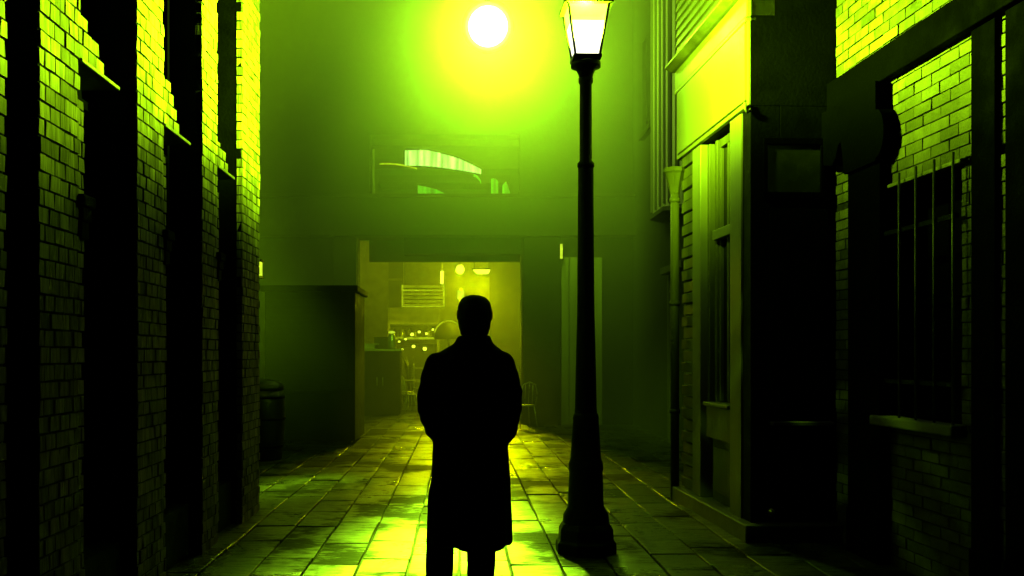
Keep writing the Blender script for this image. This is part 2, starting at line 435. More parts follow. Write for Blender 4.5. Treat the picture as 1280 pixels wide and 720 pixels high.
# timber frame: beam, posts with rounded brackets
MB().box(LX - .07, LX + .0, -5.6, B0 - .004, 3.425, 3.655).build('beam', M['timber'], nb, .006)
def post(xa, xb, br):
    pr = .08 if br else .03
    a, b = ly(xb, LX - pr), ly(xa, LX - pr)
    po = MB().box(LX - pr, LX - .002, a, b, 0, 3.42).box(LX - pr - .015, LX - .001, a - .0, b + .0, 0, .35).build('post', M['timber'], nb, .005)
    if br:
        n = 14
        poly = [(b + .0, 2.86), (a + .0, 2.86)]
        for k in range(n + 1):                      # rounded bulge on the near side
            t = -math.pi / 2 + math.pi * k / n
            poly.append((a - .125 * max(0, math.cos(t)), 3.05 + .17 * math.sin(t)))
        poly += [(a + .0, 3.42), (B0 - .01, 3.42), (B0 - .01, 3.02), (b + .34, 2.99), (b + .22, 2.97), (b + .15, 3.02), (b + .11, 3.10), (b + .06, 3.12), (b + .03, 3.02)]
        poly = [(p[0] if p[0] < B0 - .01 else B0 - .01, p[1]) for p in poly]
        pp = poly
        MB().prism(pp, 'x', LX - .11, LX - .004).build('bracket', M['timber'], po)
post(1061, 1101, True); post(1216, 1246, False); post(1259, 1312, False); post(1400, 1480, False)

# ------------------------------------------------------------------ farther building on the right
FX = 3.64
fb = empty('rendered_building', 'hazy rendered building with a projecting bay beyond the shopfront', 'building', (FX, 11.0, 0))
def fbuild(mb, name, m, parent=fb, bevel=0):
    mb.v = [(v[0] - FX, v[1] - 11.0, v[2]) for v in mb.v]
    return mb.build(name, m, parent, bevel)
fbuild(MB().box(FX, 8, 11.0, 20.95, 0, 11), 'wall', M['render'])
xo = FX - .31
bay = fbuild(MB().prism([(FX - .001, 15.75), (xo, 16.15), (xo, 17.2), (FX - .001, 17.6)], 'z', 3.9, 9.6), 'bay_window', M['bay'], fb, .01)
fbuild(MB().prism([(FX - .002, 15.68), (xo - .05, 16.12), (xo - .05, 17.23), (FX - .002, 17.67)], 'z', 3.82, 3.898), 'bay_base', M['dull'], bay, .01)
mm = MB()
for yy in (16.17, 16.5, 16.85, 17.18): mm.box(xo - .035, xo - .001, yy - .03, yy + .03, 3.95, 9.5)
for t in (.2, .5, .8):
    xx, yy = FX - .31 * t - .02, 15.75 + .4 * t - .02
    mm.box(xx - .022, xx + .022, yy - .022, yy + .022, 3.95, 9.5)
fbuild(mm, 'mullion', M['cream'], bay)
do = fbuild(MB().box(FX - .1, FX - .001, 15.6, 15.72, 0, 2.85).box(FX - .1, FX - .001, 16.9, 17.02, 0, 2.85).box(FX - .2, FX - .001, 15.5, 17.12, 2.86, 2.98), 'doorway', M['dull'], fb, .01)
fbuild(MB().box(FX - .05, FX - .002, 15.73, 16.89, .05, 2.85), 'door', M['black'], do)
for yy in (12.3, 18.6):
    w_ = fbuild(MB().box(FX - .05, FX - .001, yy, yy + 1.0, 5.8, 7.7).box(FX - .11, FX - .001, yy - .08, yy + 1.08, 5.72, 5.798), 'window', M['render'])
    fbuild(MB().box(FX - .06, FX - .05, yy + .08, yy + .46, 5.9, 7.6).box(FX - .06, FX - .05, yy + .54, yy + .92, 5.9, 7.6), 'pane', M['glass'], w_)

# ------------------------------------------------------------------ back building across the end of the alley
DB = 21.0
bb = empty('market_building', 'dark market building closing the alley, with a wide lit entrance under a deep fascia', 'building', (0, DB, 0))
def bbuild(mb, name, m, parent=bb, bevel=0):
    mb.v = [(v[0], v[1] - DB, v[2]) for v in mb.v]
    return mb.build(name, m, parent, bevel)
OX0, OX1 = px(447, DB), px(652, DB)
zf0, zf1 = pz(297, DB), pz(250, DB)
WX0, WX1, WZ1 = px(462, DB), px(650, DB), pz(168, DB)
wl = MB().box(-9, OX0, DB, DB + .5, 0, zf0).box(OX1, 9, DB, DB + .5, 0, zf0)
wl.box(-9, WX0, DB, DB + .5, zf1, 12).box(WX1, 9, DB, DB + .5, zf1, 12).box(WX0, WX1, DB, DB + .5, WZ1, 12)
wl.box(-9, 9, DB + .02, DB + .5, zf0, zf1)
bbuild(wl, 'wall', M['soot'])
bbuild(MB().box(-9, 8.9, DB - .35, DB + .019, zf0, zf1).box(-9, 8.9, DB - .42, DB + .018, zf1 + .002, zf1 + .07), 'fascia', M['render'], bb, .01)
bbuild(MB().box(px(505, DB), OX1 - .01, DB + .0, DB + .4, pz(317, DB), zf0 - .003), 'lintel', M['render'])
bbuild(MB().box(OX1 + .02, px(700, DB), DB - .18, DB - .002, 0, zf0 - .003), 'pillar', M['soot'], bb, .02)
bbuild(MB().box(OX0 - .5, OX0 - .01, DB - .15, DB - .002, 0, zf0 - .003), 'pillar', M['soot'], bb, .02)
# pale folding door
fd = MB()
for k in range(5):
    x0 = px(701, DB) + k * .175
    fd.box(x0, x0 + .165, DB - .05 - .03 * (k % 2), DB - .003, .02, pz(322, DB))
bbuild(fd, 'folding_door', M['cream2'], bb, .008)
# upper recess; glowing curved bands of an inner gallery stand in for window reflections
bbuild(MB().box(WX0 - .3, WX1 + .3, DB + 3.2, DB + 3.4, zf1 - 1, WZ1 + .8), 'gallery_wall', M['soot'])
bbuild(MB().box(WX0 - .3, WX1 + .3, DB + .51, DB + 3.2, WZ1 + .4, WZ1 + .6), 'gallery_ceiling', M['soot'])
bbuild(MB().box(WX0 - .3, WX1 + .3, DB + .51, DB + 3.2, zf1 - .3, zf1 - .1), 'gallery_floor', M['soot'])
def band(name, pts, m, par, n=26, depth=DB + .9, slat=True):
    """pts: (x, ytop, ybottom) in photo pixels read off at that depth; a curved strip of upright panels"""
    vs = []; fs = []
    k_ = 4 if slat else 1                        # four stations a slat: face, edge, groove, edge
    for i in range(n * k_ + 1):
        t = i / (n * k_); u = t * (len(pts) - 1); k = min(int(u), len(pts) - 2); f = u - k
        x, yt, yb = [pts[k][j] * (1 - f) + pts[k + 1][j] * f for j in range(3)]
        dd = depth + .9 * (t - .25) ** 2 + (.05 if slat and i % 4 == 3 else 0)
        X = px(x, depth)
        vs += [(X, dd, pz(yb, depth)), (X, dd, pz(yt, depth)), (X, dd + .03, pz(yt, depth)), (X, dd + .03, pz(yb, depth))]
    for i in range(n * k_):
        for q in range(4): fs.append((i * 4 + q, i * 4 + (q + 1) % 4, i * 4 + 4 + (q + 1) % 4, i * 4 + 4 + q))
    fs += [(0, 1, 2, 3), tuple(n * k_ * 4 + q for q in (3, 2, 1, 0))]
    mb = MB().add(vs, fs)
    return bbuild(mb, name, m, par)
gal = bbuild(MB().box(px(470, DB + 1), px(640, DB + 1), DB + 1.7, DB + 2.6, pz(222, DB + 1), pz(212, DB + 1)), 'gallery', M['render'])
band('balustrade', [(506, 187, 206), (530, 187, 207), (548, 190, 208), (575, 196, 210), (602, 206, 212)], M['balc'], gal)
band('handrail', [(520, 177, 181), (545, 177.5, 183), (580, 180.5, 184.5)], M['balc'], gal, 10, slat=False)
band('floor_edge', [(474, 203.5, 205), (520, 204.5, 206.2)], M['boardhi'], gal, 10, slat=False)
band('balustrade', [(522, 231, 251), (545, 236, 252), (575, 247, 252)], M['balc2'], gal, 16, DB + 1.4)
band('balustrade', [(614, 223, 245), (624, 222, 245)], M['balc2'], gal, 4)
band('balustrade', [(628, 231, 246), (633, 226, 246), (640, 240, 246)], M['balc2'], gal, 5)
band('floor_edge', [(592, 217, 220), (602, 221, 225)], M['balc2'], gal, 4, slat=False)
bbuild(MB().box(px(465, DB), px(467, DB), DB + .2, DB + .3, zf1 + .08, pz(184, DB)), 'gallery_post', M['dull'])

# interior: partition on the left of the hall, rear wall
bbuild(MB().box(px(447, 36) - .6, px(484, 36), 36, 36.2, 0, pz(303, 36)), 'partition', M['pale'])
pf = MB().box(px(485, 36), px(504, 36), 36.05, 36.15, pz(384, 36), pz(312, 36))
pw = bbuild(pf, 'window', M['soot'])
bbuild(MB().box(px(483.5, 36), px(485.5, 36), 36.0, 36.2, pz(384, 36), pz(308, 36)).box(px(485, 36), px(503, 36), 36.0, 36.2, pz(350.5, 36), pz(348, 36)), 'frame', M['pale'], pw)
bbuild(MB().box(px(612, 30.5), 2.29, 30.5, 30.6, 0, 5.6), 'shade_screen', M['soot'])  # added dark sheet that stands in for the dim right side of the hall
bbuild(MB().box(-8, 8, 38, 38.3, 0, 8), 'rear_wall', M['pale'])
bbuild(MB().box(-8, 8, 21.5, 38, 6.0, 6.2), 'hall_ceiling', M['soot'])
bbuild(MB().box(-5.2, -5.0, 24, 38, 0, 6), 'side_wall', M['soot'])
bbuild(MB().box(2.3, 2.5, 21.5, 38, 0, 6), 'side_wall', M['render'])

# ------------------------------------------------------------------ street lamp (old lantern on a tapering post)
LPX, LPY = .943, 7.46
lp = empty('street_lamp', 'black cast iron street lamp with a lit four sided lantern on a fluted base', 'street lamp', (LPX, LPY, 0))
bs = MB()
bs.lathe([(.235, 0), (.235, .10), (.215, .12), (.21, .20), (.185, .24)], 0, 0, 8, False, R(22.5))
bs.lathe([(.175, .24), (.17, .30), (.135, .36), (.125, .62), (.13, .64), (.13, .68), (.115, .72), (.10, .95), (.097, 1.0), (.097, 1.03), (.088, 1.06)], 0, 0, 20)
bs.build('base', M['iron'], lp, .006)
sf = MB()
prof = [(.085, 1.06), (.082, 1.1), (.074, 1.5), (.066, 1.8), (.062, 2.1), (.058, 2.88), (.058, 2.90), (.064, 2.905), (.064, 2.93), (.047, 2.95), (.045, 3.52), (.055, 3.54), (.055, 3.57)]
sf.lathe(prof, 0, 0, 18)
sf.build('post', M['iron'], lp)
cp = MB().lathe([(.05, 3.57), (.058, 3.60), (.075, 3.635), (.112, 3.65), (.112, 3.685), (.095, 3.70)], 0, 0, 16)
cp.build('collar', M['iron'], lp)
LT = empty('lantern', None, None); LT.parent = lp; del_ = None
LT.rotation_euler = (0, 0, R(1.5))
zb, zt, hb, ht = 3.72, 4.085, .090, .150
fr = MB()
for sx_, sy_ in ((-1, -1), (1, -1), (1, 1), (-1, 1)):
    fr.tube([(sx_ * hb, sy_ * hb, zb), (sx_ * ht, sy_ * ht, zt)], .009, 6)
fr.box(-hb - .014, hb + .014, -hb - .014, hb + .014, zb - .018, zb + .006)
fr.build('frame', M['iron'], LT)
cap = MB()
def sq(h, z): return [(-h, -h, z), (h, -h, z), (h, h, z), (-h, h, z)]
cap.loft([sq(ht + .012, zt - .005), sq(ht + .03, zt), sq(ht + .03, zt + .025), sq(ht - .01, zt + .05), sq(.08, zt + .17), sq(.06, zt + .18), sq(.06, zt + .22), sq(.075, zt + .225), sq(.03, zt + .28), sq(.012, zt + .34)], False)
cap.build('cap', M['iron'], LT)
for k in range(4):
    rot = Matrix.Rotation(k * math.pi / 2, 4, 'Z')
    zm = zt - .12; hm = hb + (ht - hb) * (zm - zb) / (zt - zb)
    for (z0, h0, z1, h1, mm_) in ((zb + .004, hb - .004, zm, hm - .004, M['lantern']), (zm + .001, hm - .004, zt - .004, ht - .006, M['lantern_top'])):
        p = MB().add([rot @ Vector(v) for v in ((-h0 + .008, -h0, z0), (h0 - .008, -h0, z0), (h1 - .008, -h1, z1), (-h1 + .008, -h1, z1))], [(0, 1, 2, 3)])
        p.build('pane', mm_, LT)
MB().ball((0, 0, 3.9), .04, 8).build('bulb', emit('bulb', (.9, 1, .5), 6, trans=.5), LT)

def point(name, loc, power, c, rad, parent=None, soft=None):
    l = bpy.data.lights.new(name, 'POINT'); l.energy = power; l.color = c; l.shadow_soft_size = rad
    o = bpy.data.objects.new(name, l); col.objects.link(o); o.location = loc
    if parent: o.parent = parent
    return o
lan = point('lantern_light', (0, 0, 3.92), 30000, (.42, 1, .003), .06, LT)

# ------------------------------------------------------------------ bright lamp hung over the court
DL = 15.0
gx, gz = px(610, DL), pz(33, DL)
fl = empty('hanging_lamp', 'dazzling bright globe lamp hung high above the end of the alley', 'lamp', (gx, DL, gz))
MB().ball((0, 0, 0), .30, 12).build('globe', M['globe'], fl)
MB().ball((0, 0, 0), .345, 12).build('glare_shell', M['outer'], fl)  # added glowing shell, paints glare round the globe
MB().ball((0, 0, 0), .40, 12).build('glare_halo', emit('faint_glare', (.9, 1, .12), .9, trans=.72), fl)  # fainter added shell, softens the painted glare outwards
MB().lathe([(.05, .405), (.08, .41), (.08, .425), (.05, .44), (.03, .46)], 0, 0, 14).build('cap', M['iron'], fl)
MB().tube([(0, 0, .44), (0, 0, 1.1)], .025).build('stem', M['iron'], fl)
MB().tube([(-1.92 - gx, 9.3 - DL, 2.1 - .9), (-1.2, -2.8, .92), (0, 0, 1.1), (1.6, .1, 1.3), (3.62 - gx, .2, 1.9)], .012, 6).build('span_wire', M['iron'], fl)
ll = point('lamp_light', (0, 0, 0), LAMP_POWER, LAMP, .16, fl)
# invented output per direction
def e2p(deg): return (math.sin(R(deg)) + 1) / 2
def optics(lo, stops, beam=None, rear=None, blank=False, right=None, shade=False):
    ld = lo.data; ld.use_nodes = True; nt = ld.node_tree; N = nt.nodes.new; L = nt.links.new
    em = nt.nodes['Emission']
    tc = N('ShaderNodeTexCoord'); sep = N('ShaderNodeSeparateXYZ'); L(tc.outputs['Normal'], sep.inputs[0])
    mr = N('ShaderNodeMapRange'); mr.inputs[1].default_value = -1; mr.inputs[2].default_value = 1
    L(sep.outputs['Z'], mr.inputs[0])
    fc = N('ShaderNodeValToRGB'); ramp(fc, [(e2p(a), v) for a, v in stops]); L(mr.outputs[0], fc.inputs[0])
    res = fc.outputs[0]
    def MA(op, a, b):
        n = N('ShaderNodeMath'); n.operation = op
        for k, v in enumerate((a, b)):
            if isinstance(v, (int, float)): n.inputs[k].default_value = v
            else: L(v, n.inputs[k])
        return n.outputs[0]
    for c0, wd, amp, bstops in beam or ():
        az = MA('ARCTAN2', sep.outputs['X'], MA('MULTIPLY', sep.outputs['Y'], -1.0))
        q = MA('DIVIDE', MA('SUBTRACT', az, c0), wd)
        gs = MA('POWER', 2.718, MA('MULTIPLY', MA('MULTIPLY', q, q), -1.0))
        f2 = N('ShaderNodeValToRGB'); ramp(f2, [(e2p(a), v) for a, v in bstops]); L(mr.outputs[0], f2.inputs[0])
        res = MA('ADD', res, MA('MULTIPLY', MA('MULTIPLY', gs, f2.outputs[0]), amp))
    if shade:                                     # output cut towards the alley to keep its walls dark
        s_ = N('ShaderNodeMapRange'); s_.inputs[1].default_value = -.993; s_.inputs[2].default_value = -.978; s_.inputs[3].default_value = .06; s_.inputs[4].default_value = 1
        L(sep.outputs['Y'], s_.inputs[0]); res = MA('MULTIPLY', res, s_.outputs[0])
    if right:                                      # made-up output towards the shops, with narrow spikes for the sill glints
        f3 = N('ShaderNodeValToRGB'); ramp(f3, [(e2p(a), v) for a, v in right]); L(mr.outputs[0], f3.inputs[0])
        sw = N('ShaderNodeMapRange'); sw.inputs[1].default_value = -.05; sw.inputs[2].default_value = .25
        L(sep.outputs['X'], sw.inputs[0])
        res = MA('ADD', MA('MULTIPLY', res, MA('SUBTRACT', 1.0, sw.outputs[0])), MA('MULTIPLY', f3.outputs[0], sw.outputs[0]))
    if blank:                                      # output away from the viewer cut so the mist stays dark
        bm_ = N('ShaderNodeMapRange'); bm_.inputs[1].default_value = .85; bm_.inputs[2].default_value = .93; bm_.inputs[3].default_value = 1; bm_.inputs[4].default_value = .01
        L(sep.outputs['Y'], bm_.inputs[0]); res = MA('MULTIPLY', res, bm_.outputs[0])
    if rear:                                       # made-up backward cone that raises the halo in the mist
        rm = N('ShaderNodeMapRange'); rm.inputs[1].default_value = -.10; rm.inputs[2].default_value = .12
        L(sep.outputs['Y'], rm.inputs[0])
        dt = MA('ADD', MA('ADD', MA('MULTIPLY', sep.outputs['X'], .09), MA('MULTIPLY', sep.outputs['Y'], .985)), MA('MULTIPLY', sep.outputs['Z'], .13))
        cone = MA('ADD', MA('MULTIPLY', MA('POWER', MA('MAXIMUM', dt, 0.0), 4.2), rear), .09)
        res = MA('ADD', MA('MULTIPLY', res, MA('SUBTRACT', 1.0, rm.outputs[0])), MA('MULTIPLY', rm.outputs[0], cone))
    L(res, em.inputs['Strength'])
optics(ll, [(-75, .006), (-30, .008), (-25, .018), (-21, .08), (-16, .24), (-10, .3), (30, .3)],
       [(-.075, .078, 60, [(-80, .8), (-60, 1), (-45, 1), (-38, .9), (-35, .4), (-32, 0)]),  # added lobe for the bright streak on the paving
        (-.56, .11, 9, [(-64, 0), (-58, 1), (-52, 1), (-47, 0)]),  # added lobe for the bright paving patch at the left corner
        (.30, .085, .6, [(-60, 0), (-44, .1), (-38, .3), (-31, .7), (-24, 1), (-12, 1), (5, 0)])], rear=REAR)  # added lobe to brighten the shopfront
optics(lan, [(-60, .0002), (-31, .0004), (-28, .0012), (-24, .009), (-20, .07), (-17, .25), (-12, .8), (-9, 1), (30, 1)], blank=True,
       right=[(-60.2, .0001), (-59, .025), (-57.8, .0001), (-54.0, .0001), (-53.2, .016), (-52.5, .0002), (-44, .0016), (-38, .005), (-30, .024), (-22, .10), (-12, .29), (30, .29)])

# ------------------------------------------------------------------ left corner of the court
wlq = empty('wall_lantern', 'small bright box lamp just past the left brick corner', 'lamp', (px(322, 13), 13, pz(345, 13)))
MB().box(-.075, .05, -.06, .06, .0, .18).build('glass', M['glow'], wlq)
MB().box(-.09, .065, -.075, .075, .18, .21).box(-.09, .065, -.075, .075, -.03, -.001).box(-.6, -.09, -.02, .02, .19, .22).build('case', M['iron'], wlq)
point('lantern_light', (.0, -.14, .02), 10, (.6, 1, .0), .06, wlq)
# pillar that carries it
pl = empty('iron_pole', 'slim iron pole holding the small box lamp past the left corner', 'pole', (px(322, 13) - .6, 13, 0))
MB().lathe([(.09, 0), (.09, .12), (.05, .16), (.045, 3.1), (.06, 3.12), (.02, 3.2)], 0, 0, 12).build('shaft', M['iron'], pl)

KX0, KX1 = px(331, 16.3), px(444, 16.3)
kz = pz(357, 16.3)
kk = empty('kiosk', 'dark shuttered kiosk standing in shadow left of the lit entrance', 'kiosk', ((KX0 + KX1) / 2, 16.3, 0))
hw = (KX1 - KX0) / 2
MB().box(-hw, hw, 0, 1.6, .08, kz - .1).build('body', M['black'], kk, .01)
MB().box(-hw - .06, hw + .05, -.1, 1.7, kz - .099, kz).build('roof', M['black'], kk, .015)
shm = MB()
for k in range(18): shm.box(-hw + .1, hw - .1, -.03, -.004, .95 + k * .085, .95 + k * .085 + .07)
shm.build('shutter', M['black'], kk)
MB().box(-hw + .05, hw - .05, -.16, -.002, .86, .91).build('counter', M['black'], kk, .006)
for s in (-1, 1): MB().box(s * (hw - .12) - .05, s * (hw - .12) + .05, .1, .2, 0, .079).build('foot', M['iron'], kk)

bn = empty('barrel_bin', 'dark barrel shaped litter bin behind the left brick corner', 'bin', (px(330, 14), 14, 0))
MB().lathe([(.24, 0), (.25, .05), (.285, .35), (.30, .6), (.29, .85), (.265, 1.0)], 0, 0, 24).build('drum', M['plastic'], bn)
MB().lathe([(.27, 1.0), (.28, 1.02), (.28, 1.06), (.22, 1.12), (.06, 1.15)], 0, 0, 24).build('lid', M['plastic'], bn)
for z, r_ in ((.2, .27), (.58, .301), (.88, .288)): MB().lathe([(r_, z), (r_ + .008, z + .02), (r_, z + .04)], 0, 0, 24).build('hoop', M['iron'], bn)

bx = empty('crate', 'low dark crate on the paving beside the left entrance pillar', 'crate', (px(438, 19.5), 19.5, .022))
cm = MB()
for k in range(3): cm.box(-.22, .22, -.16, -.14, .02 + k * .1, .1 + k * .1).box(-.22, .22, .14, .16, .02 + k * .1, .1 + k * .1)
cm.box(-.22, -.2, -.139, .139, 0, .3).box(.2, .22, -.139, .139, 0, .3).box(-.2, .2, -.139, .139, .0, .02)
cm.build('slats', M['wood'], bx)

sg = empty('wall_light', 'thin upright light glowing beside the pale folding door', 'lamp', (px(700, DB), DB - .2, pz(326, DB)))
MB().box(-.02, .03, -.05, 0, .02, .33).build('tube', M['glow'], sg)
MB().box(-.04, .05, -.06, .02, .33, .36).build('cap', M['iron'], sg); MB().box(-.04, .05, -.06, .02, -.01, .019).build('base', M['iron'], sg)

# ------------------------------------------------------------------ hall interior: cabinet, stall, board, lamps, chairs
cb = empty('stall_cabinet', 'tall dark wooden stall cabinet standing inside the lit entrance', 'cabinet', (px(475, 24), 24, .0))
cw = .48
MB().box(-cw, cw, 0, .7, .06, 1.58).build('carcass', M['black'], cb, .01)
MB().box(-cw - .04, cw + .04, -.05, .74, 1.581, 1.63).build('top', M['pale'], cb, .008)
for s in (-1, 1):
    d_ = MB().box(min(s * .01, s * (cw - .04)), max(s * .01, s * (cw - .04)), -.025, -.002, .14, 1.52).build('door', M['black'], cb, .006)
    MB().tube([(s * .07, -.05, .75), (s * .07, -.05, .95)], .012, 6).build('handle', M['metal'], d_)
MB().box(-cw + .04, cw - .04, .04, .66, .0, .059).build('plinth', M['black'], cb)
for k, (xx, w, h, m, lab) in enumerate(((461, .22, .10, 'boardhi', 'flat bright tray on the cabinet top, at its left end'), (476, .17, .26, 'wood', 'dark box standing in the middle of the cabinet top'))):
    c = MB().box(-w, w, -.12, .12, 0, h).box(-w - .015, w + .015, -.135, .135, h + .001, h + .03).build('box' if k else 'tray', M['wood'] if k else M['pale'], None, .01)
    c.location = (px(xx, 24), 24.25, 1.632); tag(c, lab, 'box' if k else 'tray')
jar = empty('glass_jar', 'tall glass jar with a glowing lid at the right end of the cabinet top', 'jar', (px(489, 24), 24.2, 1.632))
MB().lathe([(.09, 0), (.11, .03), (.11, .28), (.07, .34), (.07, .38)], 0, 0, 14).build('body', M['metal'], jar)
MB().lathe([(.08, .381), (.08, .42), (.02, .44)], 0, 0, 14).build('lid', M['glow'], jar)  # lid is emissive, a painted glint

st = empty('market_stall', 'market stall with a pale hood and glowing shelf behind the cabinet', 'stall', (px(520, 32), 32, 0))
x0, x1 = px(484, 32) - px(520, 32), px(549, 32) - px(520, 32)
MB().box(x0, x1, 0, 1.5, pz(405, 32), pz(385, 32)).build('hood', M['pale'], st, .01)
MB().box(x0, px(552, 32) - px(520, 32), -.1, 1.2, pz(423.5, 32), pz(421.5, 32)).build('shelf', M['boardhi'], st)  # shelf glows by itself to paint its bright line
MB().box(x0 + .1, x1 - .1, .15, 1.1, 0, pz(430, 32)).build('counter', M['wood'], st, .01)
for xx in (x0 + .06, x1 - .03):
    MB().box(xx - .04, xx + .04, -.06, .02, 0, pz(386, 32)).build('post', M['pale'], st)
for k in range(7):
    xx = px(494 + k * 8.2, 32); h = random.uniform(.16, .42); r = random.uniform(.05, .1)
    j = MB().lathe([(r, 0), (r * 1.1, .03), (r, h * .7), (r * .5, h * .85), (r * .5, h)], 0, 0, 10).build('bottle', M['metal'] if k % 2 else M['wood'])
    j.location = (xx, 32.1 + .08 * (k % 3), pz(421.5, 32) + .001)
    tag(j, 'small bottle standing on the stall shelf under the pale hood', 'bottle', 'bottles on the stall shelf')

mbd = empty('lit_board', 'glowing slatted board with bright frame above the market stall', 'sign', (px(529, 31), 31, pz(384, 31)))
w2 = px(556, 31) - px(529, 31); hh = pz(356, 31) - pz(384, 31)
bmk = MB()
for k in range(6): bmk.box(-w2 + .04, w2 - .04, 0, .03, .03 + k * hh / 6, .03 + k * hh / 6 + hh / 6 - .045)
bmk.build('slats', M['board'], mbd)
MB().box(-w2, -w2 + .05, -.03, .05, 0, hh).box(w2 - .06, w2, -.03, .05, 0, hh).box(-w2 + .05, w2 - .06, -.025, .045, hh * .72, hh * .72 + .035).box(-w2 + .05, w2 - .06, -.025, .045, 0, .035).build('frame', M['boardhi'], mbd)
for s in (-1, 1): MB().tube([(s * (w2 - .1), .1, hh - .02), (s * (w2 - .1), .1, 6.0 - pz(384, 31))], .012, 6).build('hanger', M['iron'], mbd)

tl = empty('tube_light', 'upright bright tube light above the right end of the lit board', 'lamp', (px(552.5, 30.5), 30.5, pz(356, 30.5)))
MB().tube([(0, 0, .03), (0, 0, .42)], .05, 10).build('tube', M['tube'], tl)
MB().tube([(0, 0, .42), (0, 0, .95)], .03, 8).build('stem', M['pale'], tl)
MB().tube([(0, 0, .95), (0, 0, 6.0 - pz(356, 30.5))], .01, 6).build('cord', M['iron'], tl)
pd = empty('pendant_lamp', 'round bright pendant lamp hanging right of the tube light', 'lamp', (px(575, 29), 29, pz(337, 29)))
MB().ball((0, 0, 0), .125, 10, 1, 1, 1.1).build('shade', M['tube'], pd)
MB().tube([(0, 0, .13), (0, 0, 6.0 - pz(337, 29))], .012, 6).build('cord', M['iron'], pd)
pl1 = point('pendant_light', (0, -.25, -.1), 400, (.8, .95, .0), .12, pd)
sl = empty('pendant_bulb', 'tiny bright bulb hanging above the round pendant lamp', 'lamp', (px(571, 31), 31, pz(318, 31)))
MB().ball((0, 0, 0), .055, 8).build('bulb', M['tube'], sl)
MB().tube([(0, 0, .05), (0, 0, 6.0 - pz(318, 31))], .012, 6).build('cord', M['iron'], sl)
sp = empty('strip_light', 'wide flat strip light hanging above the head of the person', 'lamp', (px(602, 27), 27, pz(340, 27)))
MB().prism([(-.24, .06), (.24, .06), (.18, -.05), (-.12, -.05)], 'y', -.06, .06).build('diffuser', M['tube'], sp)
MB().box(-.26, .26, -.07, .07, .061, .09).build('case', M['iron'], sp)
for s in (-.2, .2): MB().tube([(s, 0, .09), (s, 0, 6.0 - pz(340, 27))], .008, 6).build('cord', M['iron'], sp)
pl2 = point('strip_light_glow', (0, -.1, -.25), 400, (.8, .95, .0), .15, sp)
for o_ in (pl1, pl2): optics(o_, [(-60, 1), (60, 1)], [(0, .3, 4, [(-45, 0), (-25, .6), (-19, 1), (-12.5, 1), (-10, 0)])], shade=True)
ls = empty('lit_sign', 'small bright square sign on a post below the round pendant lamp', 'sign', (px(576, 28.5), 28.5, 0))
MB().box(-.1, .1, -.04, .0, pz(374, 28.5), pz(363, 28.5)).build('panel', M['glow'], ls)
MB().tube([(0, .03, 0), (0, .03, pz(360, 28.5))], .04, 8).build('post', M['pale'], ls)
um = empty('domed_canopy', 'low domed canopy with glowing rim beside the stall shelf', 'canopy', (px(561, 28), 28, 0))
cxr = .42
dm = MB(); rings = []
for k in range(7):
    a = math.pi / 2 * k / 6
    rings.append([(cxr * math.cos(a * .98) * math.cos(q * math.pi / 8), cxr * math.cos(a * .98) * math.sin(q * math.pi / 8), pz(424, 28) + .5 * math.sin(a)) for q in range(16)])
dm.loft(rings); dm.build('hood', M['wood'], um)
rim = MB(); 
rim.tube([(cxr * math.cos(a) * 1.02, -.12, pz(424, 28) + .52 * math.sin(a)) for a in [math.pi * (.12 + .76 * t / 14) for t in range(15)]], .022, 6)
rim.build('rim', M['boardhi'], um)  # emissive rim paints the bright arched outline
MB().tube([(0, 0, 0), (0, 0, pz(424, 28) + .4)], .03, 8).build('post', M['iron'], um)

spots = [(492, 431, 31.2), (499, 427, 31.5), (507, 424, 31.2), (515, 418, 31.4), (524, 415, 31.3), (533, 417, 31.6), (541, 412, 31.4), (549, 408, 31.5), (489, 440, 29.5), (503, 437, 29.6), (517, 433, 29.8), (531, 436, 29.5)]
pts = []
for k, (xx, yy, dd) in enumerate(spots):  # added glowing balls in place of glints on glassware and metal
    b_ = empty('glint_ball', 'tiny glowing ball added as a glint on the wares round the market stall', 'lamp', (px(xx, dd), dd, pz(yy, dd)), 0, 'added glint balls')
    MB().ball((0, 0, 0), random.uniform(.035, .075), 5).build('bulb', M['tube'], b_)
    MB().lathe([(.02, .045), (.03, .05), (.03, .1)], 0, 0, 8).build('glint_cap', M['iron'], b_)
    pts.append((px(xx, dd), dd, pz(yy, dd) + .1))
for a_, b_ in ((0, 8), (8, 12)):
    wr_ = []
    for k in range(a_, b_ - 1):
        for q in range(4):
            t = q / 4; p0, p1 = Vector(pts[k]), Vector(pts[k + 1]); p = p0.lerp(p1, t); p.z -= .05 * math.sin(math.pi * t); wr_.append(p)
    wr_.append(Vector(pts[b_ - 1]))
    o = MB().tube(wr_, .012, 5).build('glint_cable', M['iron'])
    tag(o, ['added dark cable of the upper glint balls above the stall shelf', 'added dark cable of the lower glint balls in front of the stall'][a_ > 0], 'cable')
# palm-like plant in a tub by the cabinet
pp_ = empty('potted_plant', 'leafy plant in a tub on the floor right of the dark cabinet', 'plant', (px(511, 29.2), 29.2, .022))
MB().lathe([(.17, 0), (.22, .32), (.24, .33), (.24, .37), (.2, .37)], 0, 0, 16).build('tub', M['plastic'], pp_)
lf = MB()
for k in range(46):
    a = random.uniform(0, 6.28); r0 = random.uniform(.2, .5); h = random.uniform(.75, 1.5); w_ = random.uniform(.02, .045)
    p0 = Vector((0, 0, .36)); p2 = Vector((math.cos(a) * r0, math.sin(a) * r0, h)); p1 = Vector((math.cos(a) * r0 * .35, math.sin(a) * r0 * .35, h * .8)); n_ = Vector((-math.sin(a), math.cos(a), 0)) * w_
    lf.add([p0, p1 - n_, p2, p1 + n_], [(0, 1, 2, 3)])
lf.build('leaves', mat('leaf', (.08, .09, .05), .4, .5, .4, 8, .1, 40), pp_)
